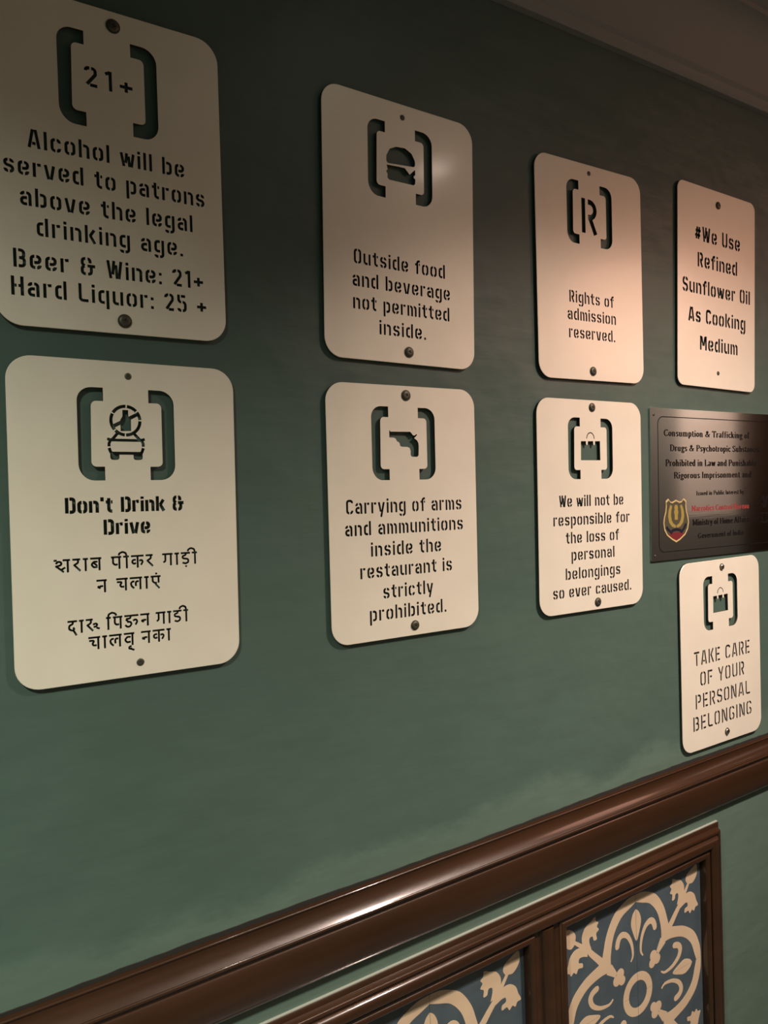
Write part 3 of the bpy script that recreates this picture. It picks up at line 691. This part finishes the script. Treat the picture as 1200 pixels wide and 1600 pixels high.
bc = (1007.6 - pcx, -55.6 - pcz)
def bp(x, y): return (bc[0] + x, bc[1] + y)
shield = [(0, 31.6), (4, 30.2), (9, 28.4), (14, 29.2), (18.6, 33.6), (24.6, 29.6), (24.0, 24.0), (25.4, 14), (29.4, 4), (30.6, -4), (28.2, -14), (22.0, -22.4), (10, -29.4), (0, -33.4)]
shield = shield + [(-x, y) for x, y in shield[-2:0:-1]]
def inset(poly, k): return [(x * k, y * k) for x, y in poly]
badge = slab('badge', [[bp(*p) for p in inset(shield, 0.96)]], [], -2.8, -2.5, OLIVE, plaque); badge['label'] = 'shield badge with gold outline'
slab('outline', [[bp(*p) for p in shield]], [[bp(*p) for p in inset(shield, 0.93)]], -3.0, -2.7, GOLD, badge)
wr = []
for sgn in (-1, 1):
    wr += stroke([bp(sgn * x, y) for x, y in [(11.5, 23.0), (15.0, 15.0), (16.0, 7.0), (13.6, -1.6), (8.4, -7.0), (1.0, -9.6)]], 5.4, lambda t: 3.4 + 3.4 * math.sin(PI * min(1, t * 0.8 + 0.15)))
wr += stroke([bp(0, 1.0), bp(0, 8.6)], 7.4) + [arc(*bp(0, 12.6), 5.2, 0, 360, 14)[:-1], arc(*bp(0, 19.6), 4.4, 0, 360, 14)[:-1]]
slab('wreath', wr, [], -2.95, -2.75, YEL, badge)
rb = (stroke([bp(x, y) for x, y in [(-23.6, -9.0), (-19.0, -13.4), (-12.0, -18.0), (-9.0, -15.2), (0, -13.6), (9.0, -15.2), (12, -18.0), (19.0, -12.6), (23.6, -5.6)]], 4.4))
slab('ribbon', rb, [], -2.98, -2.75, NAVY, badge)
slab('base_field', [[bp(x, y) for x, y in [(-19.6, -20.8), (-8, -18.6), (0, -18.0), (8, -18.6), (19.6, -20.4), (9.4, -27.4), (0, -30.8), (-9.4, -27.4)]]], [], -2.9, -2.75, MAROON, badge)
e0 = (1243.0 - pcx, 0)
em = [arc(e0[0] - 5, -26.0, 4.0, 0, 360, 12)[:-1], arc(e0[0] + 6, -27.0, 4.0, 0, 360, 12)[:-1]]
em += stroke([(e0[0] - 8, -36), (e0[0] - 2, -41), (e0[0] + 6, -39)], 3.4) + stroke([(e0[0] - 3, -29), (e0[0] - 1, -37)], 3.0) + stroke([(e0[0] + 6, -30), (e0[0] + 4, -38)], 3.0)
em += stroke([(e0[0] - 13, -53), (e0[0] - 6, -51.4), (e0[0] + 10, -52)], 2.2) + stroke([(e0[0] - 6, -52), (e0[0] - 7, -63)], 1.8) + stroke([(e0[0] + 5, -52), (e0[0] + 6, -63)], 1.8)
em += stroke([(e0[0] - 12, -65), (e0[0] - 4, -67.6), (e0[0] + 5, -67.4), (e0[0] + 11, -64)], 3.0)
slab('emblem', em, [], -2.75, -2.5, INK, plaque)
for sx in (-1, 1):
    for sz, dz in ((1, 104.2), (-1, 106.6)):
        screw(plaque, sx * 167, sz * dz, 2.0, -2.6)

# ------------------------------------------------------------------ panel frame and patterned tiles under the rail
FPX = 0.9076; FPZ = -0.7546          # centre of the right hand panel
frame = empty('panel_frame', (FPX, 0, EYE + FPZ), TILT)
setp(frame, 'Dark brown varnished wooden moulding frame around the patterned tiles below the rail', 'frame')
def ring(name, x0, x1, z0, z1, prof, m, parent):
    """mitred moulding; profile = (distance outwards from the opening, depth) in mm"""
    n = len(prof); V, F = [], []
    for (sx, sz) in ((0, 0), (1, 0), (1, 1), (0, 1)):
        for w, p in prof:
            V.append(((x1 + w if sx else x0 - w) / 1000, -p / 1000, (z1 + w if sz else z0 - w) / 1000))
    # split each side so that shading stays crisp at the mitres
    for s in range(4):
        t = (s + 1) % 4
        for j in range(n - 1):
            F.append((s*n+j, t*n+j, t*n+j+1, s*n+j+1))
        F.append((s*n+n-1, t*n+n-1, t*n, s*n))
    o = mesh_obj(name, V, F, m, parent)
    for p in o.data.polygons: p.use_smooth = True
    o.data.set_sharp_from_angle(angle=math.radians(38))
    return o
HW, HT, HB = 154.0, 161.0, -157.0
PITCH = 376.0
bead = [(0, 0), (0, 6.0)] + arc(5.0, 6.0, 4.6, 180, 20, 8, 3.4) + [(10.6, 6.6), (11.8, 6.2), (11.8, 0)]
outer = [(11.8, 0), (11.8, 6.4), (13.0, 7.0)] + arc(22.0, 7.6, 9.2, 172, 8, 12, 6.6) + [(32.6, 8.0), (33.4, 8.0)] + arc(36.6, 8.2, 3.0, 170, 10, 8, 2.4) + [(40.4, 7.2), (41.0, 5.6), (46.6, 5.2), (47.6, 4.4), (47.6, 0)]
outer = [((w - 11.8) * 0.925 + 11.8, p + (4.0 if 0 < p and w < 40 else 0)) for w, p in outer]
bead = [(w, p + (5.5 if p > 0 and w < 11.8 else (4.0 if p > 0 else 0))) for w, p in bead]
XL = -PITCH * 2 - HW
ring('outer_moulding', XL, HW, HB, HT, outer, WOOD, frame)
for k in range(3):
    ring('inner_bead', -k * PITCH - HW, -k * PITCH + HW, HB, HT, bead, WOOD, frame)
mull = [(11.8, 0), (11.8, 6.2), (22.6, 5.6), (23.4, 6.4)] + arc(35.5, 6.6, 11.6, 175, 5, 12, 6.4) + [(47.6, 6.4), (48.4, 5.6), (59.2, 6.2), (59.2, 0)]
mull = [((w - 35.5) * (PITCH - 2 * HW - 23.6) / 47.4 + (PITCH - 2 * HW) / 2, p + (4.0 if p > 0 else 0)) for w, p in mull]
for k in range(2):
    n = len(mull); V, F = [], []
    xr = -k * PITCH - HW - (PITCH - 2 * HW)
    for z in (HB - 11.0, HT + 11.0):
        for w, p in mull: V.append(((xr + w) / 1000, -p / 1000, z / 1000))
    for j in range(n - 1): F.append((j, j + 1, n + j + 1, n + j))
    F.append((n - 1, 0, n, 2 * n - 1)); F.append(tuple(range(n))); F.append(tuple(range(2*n - 1, n - 1, -1)))
    o = mesh_obj('mullion', V, F, WOOD, frame)
    for p in o.data.polygons: p.use_smooth = len(p.vertices) == 4
    o.data.set_sharp_from_angle(angle=math.radians(38))
ck = box('caulk_line', ((XL - 48.8) / 1000, -0.0034, (HT + 44.7) / 1000), ((HW + 45.4) / 1000, 0, (HT + 45.9) / 1000), CAULK, frame)
ck['label'] = 'thin white line of caulk'

def mirror(poly): return [(-x, y) for x, y in poly][::-1]
def rot(poly, q):
    for _ in range(q): poly = [(-y, x) for x, y in poly]
    return poly
def smooth_path(pts, n=6):
    """Catmull-Rom through the points"""
    out = []
    P = [pts[0]] + list(pts) + [pts[-1]]
    for i in range(1, len(P) - 2):
        p0, p1, p2, p3 = P[i-1], P[i], P[i+1], P[i+2]
        for k in range(n):
            t = k / n
            out.append(tuple(0.5 * (2*p1[a] + (p2[a]-p0[a])*t + (2*p0[a]-5*p1[a]+4*p2[a]-p3[a])*t*t + (3*p1[a]-p0[a]-3*p2[a]+p3[a])*t**3) for a in (0, 1)))
    out.append(tuple(pts[-1]))
    return out
def lobe():
    """one of the four arches, pointing up, from valley to valley"""
    polys = []
    o_half = smooth_path([(0, 150.5), (20, 148.5), (46, 136), (63, 113), (71, 90), (75, 75)], 5)
    i_half = smooth_path([(47, 47), (55.5, 62), (55.5, 82), (48, 107), (32, 126), (12, 134.4), (0, 139.0)], 5)
    half = o_half + i_half
    polys += [half, mirror(half)]
    bud = smooth_path([(0, 128.5), (-6.8, 122.5), (-11.2, 110), (-8.0, 96.5), (0, 80.5), (8.0, 96.5), (11.2, 110), (6.8, 122.5), (0, 128.5)], 4)[:-1]
    polys.append(bud)
    hk = smooth_path([(13.6, 53.5), (8.8, 62), (11.2, 80), (20.0, 95.0), (31.0, 100.0), (38.5, 96), (42.0, 87.0)], 4)
    h = stroke(hk, 8, lambda t: 2.2 + 7.0 * min(1, t * 1.5))
    polys += h + [mirror(p) for p in h]
    c = arc(41.8, 86.5, 4.4, 0, 360, 12)[:-1]
    polys += [c, mirror(c)]
    return polys
def corner():
    """sprig that grows from the valley into the upper right corner"""
    polys = []
    polys += stroke(smooth_path([(70, 70), (80, 79), (95, 94), (108, 106), (116, 117), (126, 130)], 4), 8, lambda t: 12 - 7.6 * t)
    polys.append(smooth_path([(122, 127), (117.5, 134), (120.5, 142), (130, 147), (144.5, 152.0), (146.5, 140), (142, 131), (134, 125.5), (128, 126), (122, 127)], 3)[:-1])
    leaf = smooth_path([(101, 98), (112, 92), (118, 97), (119.5, 103), (114, 108.5), (124, 113.5), (134, 110), (141, 101), (143.5, 91)], 3)
    leaf = smooth_path([(104, 105), (116, 112.5), (128, 113.0), (138, 106), (142, 96), (146.5, 86.0), (140.0, 84.6), (136.5, 79.6), (131.4, 82.8), (126.0, 79.0), (122.0, 84.6), (113.5, 83.6), (113.8, 89.8), (120.4, 92.2), (120.0, 98.0), (113.5, 98.6), (103, 95.0)], 4)
    polys += [leaf, [(y, x) for x, y in leaf][::-1]]
    # knot where two arches meet inside
    polys += stroke([(60, 60), (46, 46)], 9, lambda t: 16 - 9 * t)
    for a, b, r in ((44.5, 37.0, 8.0), (37.0, 44.5, 8.0), (41.0, 41.0, 6.0), (33.6, 33.6, 7.0)):
        polys.append(arc(a, b, r, 0, 360, 16)[:-1])
    return polys
def quarter_polys():
    base = lobe() + corner()
    return base
motif_all = [rot(p, q) for q in range(4) for p in quarter_polys()]
ring_out = arc(0, 0, 32.5, 0, 360, 40)[:-1]; ring_in = arc(0, 0, 20.0, 0, 360, 32)[:-1]
def clip_box(sx, sz):
    a, b = (0.25, 153.6)
    xs = (a, b) if sx > 0 else (-b, -a); zs = (a, b) if sz > 0 else (-b, -a)
    return [(xs[0], zs[0]), (xs[1], zs[0]), (xs[1], zs[1]), (xs[0], zs[1])]
def clipped(name, polys, holes, clip, y0, y1, m, parent):
    """(union of polys minus holes) inside the convex clip rectangle"""
    vs, fs = [], []
    allp = [clip] + polys + holes
    for p in allp:
        p = ccw(clean(p)); k = len(vs); vs += [Vector(q) for q in p]; fs.append(list(range(k, k + len(p))))
    ov, oe, of, _, _, ids = geometry.delaunay_2d_cdt(vs, [], fs, 1, 1e-5)
    npos = 1 + len(polys)
    tris = [list(f) for f, o in zip(of, ids) if 0 in o and any(1 <= i < npos for i in o) and not any(i >= npos for i in o)]
    used = sorted({i for f in tris for i in f}); idx = {o: k for k, o in enumerate(used)}
    n = len(used)
    V = [(ov[i].x / 1000, y0 / 1000, ov[i].y / 1000) for i in used] + [(ov[i].x / 1000, y1 / 1000, ov[i].y / 1000) for i in used]
    F = [[idx[i] for i in f] for f in tris] + [[idx[i] + n for i in f][::-1] for f in tris]
    cnt = set()
    for f in tris:
        for i in range(len(f)): cnt.add((f[i], f[(i+1) % len(f)]))
    for (a, b) in cnt:
        if (b, a) not in cnt: F.append([idx[b], idx[a], idx[a] + n, idx[b] + n])
    return mesh_obj(name, V, F, m, parent)
def tile_panel(label, k):
    root = empty('tile_panel', (FPX - k * PITCH / 1000 * math.cos(TILT), 0, EYE + FPZ - k * PITCH / 1000 * math.sin(TILT)), TILT)
    setp(root, label, 'tile panel', 'patterned tile panels in the wooden frame')
    gb = slab('grout', [[(-153.8, -156.6), (153.8, -156.6), (153.8, 160.6), (-153.8, 160.6)]], [], -0.6, -0.05, GROUT, root)
    for sx, sz in ((-1, 1), (1, 1), (1, -1), (-1, -1)):
        cb = clip_box(sx, sz)
        t = slab('tile', [[(p[0], p[1] * (1.045 if p[1] > 150 else 1)) for p in cb]], [], -1.2, -0.5, TILE, root)
        clipped('motif', motif_all + [ring_out], [ring_in], cb, -1.35, -1.15, MOTIF, t)
    return root
tile_panel('Right tile panel, slate blue with tan scroll pattern, its central ring in view', 0)
tile_panel('Left tile panel, slate blue with tan scroll pattern, mostly cut off by the bottom edge', 1)
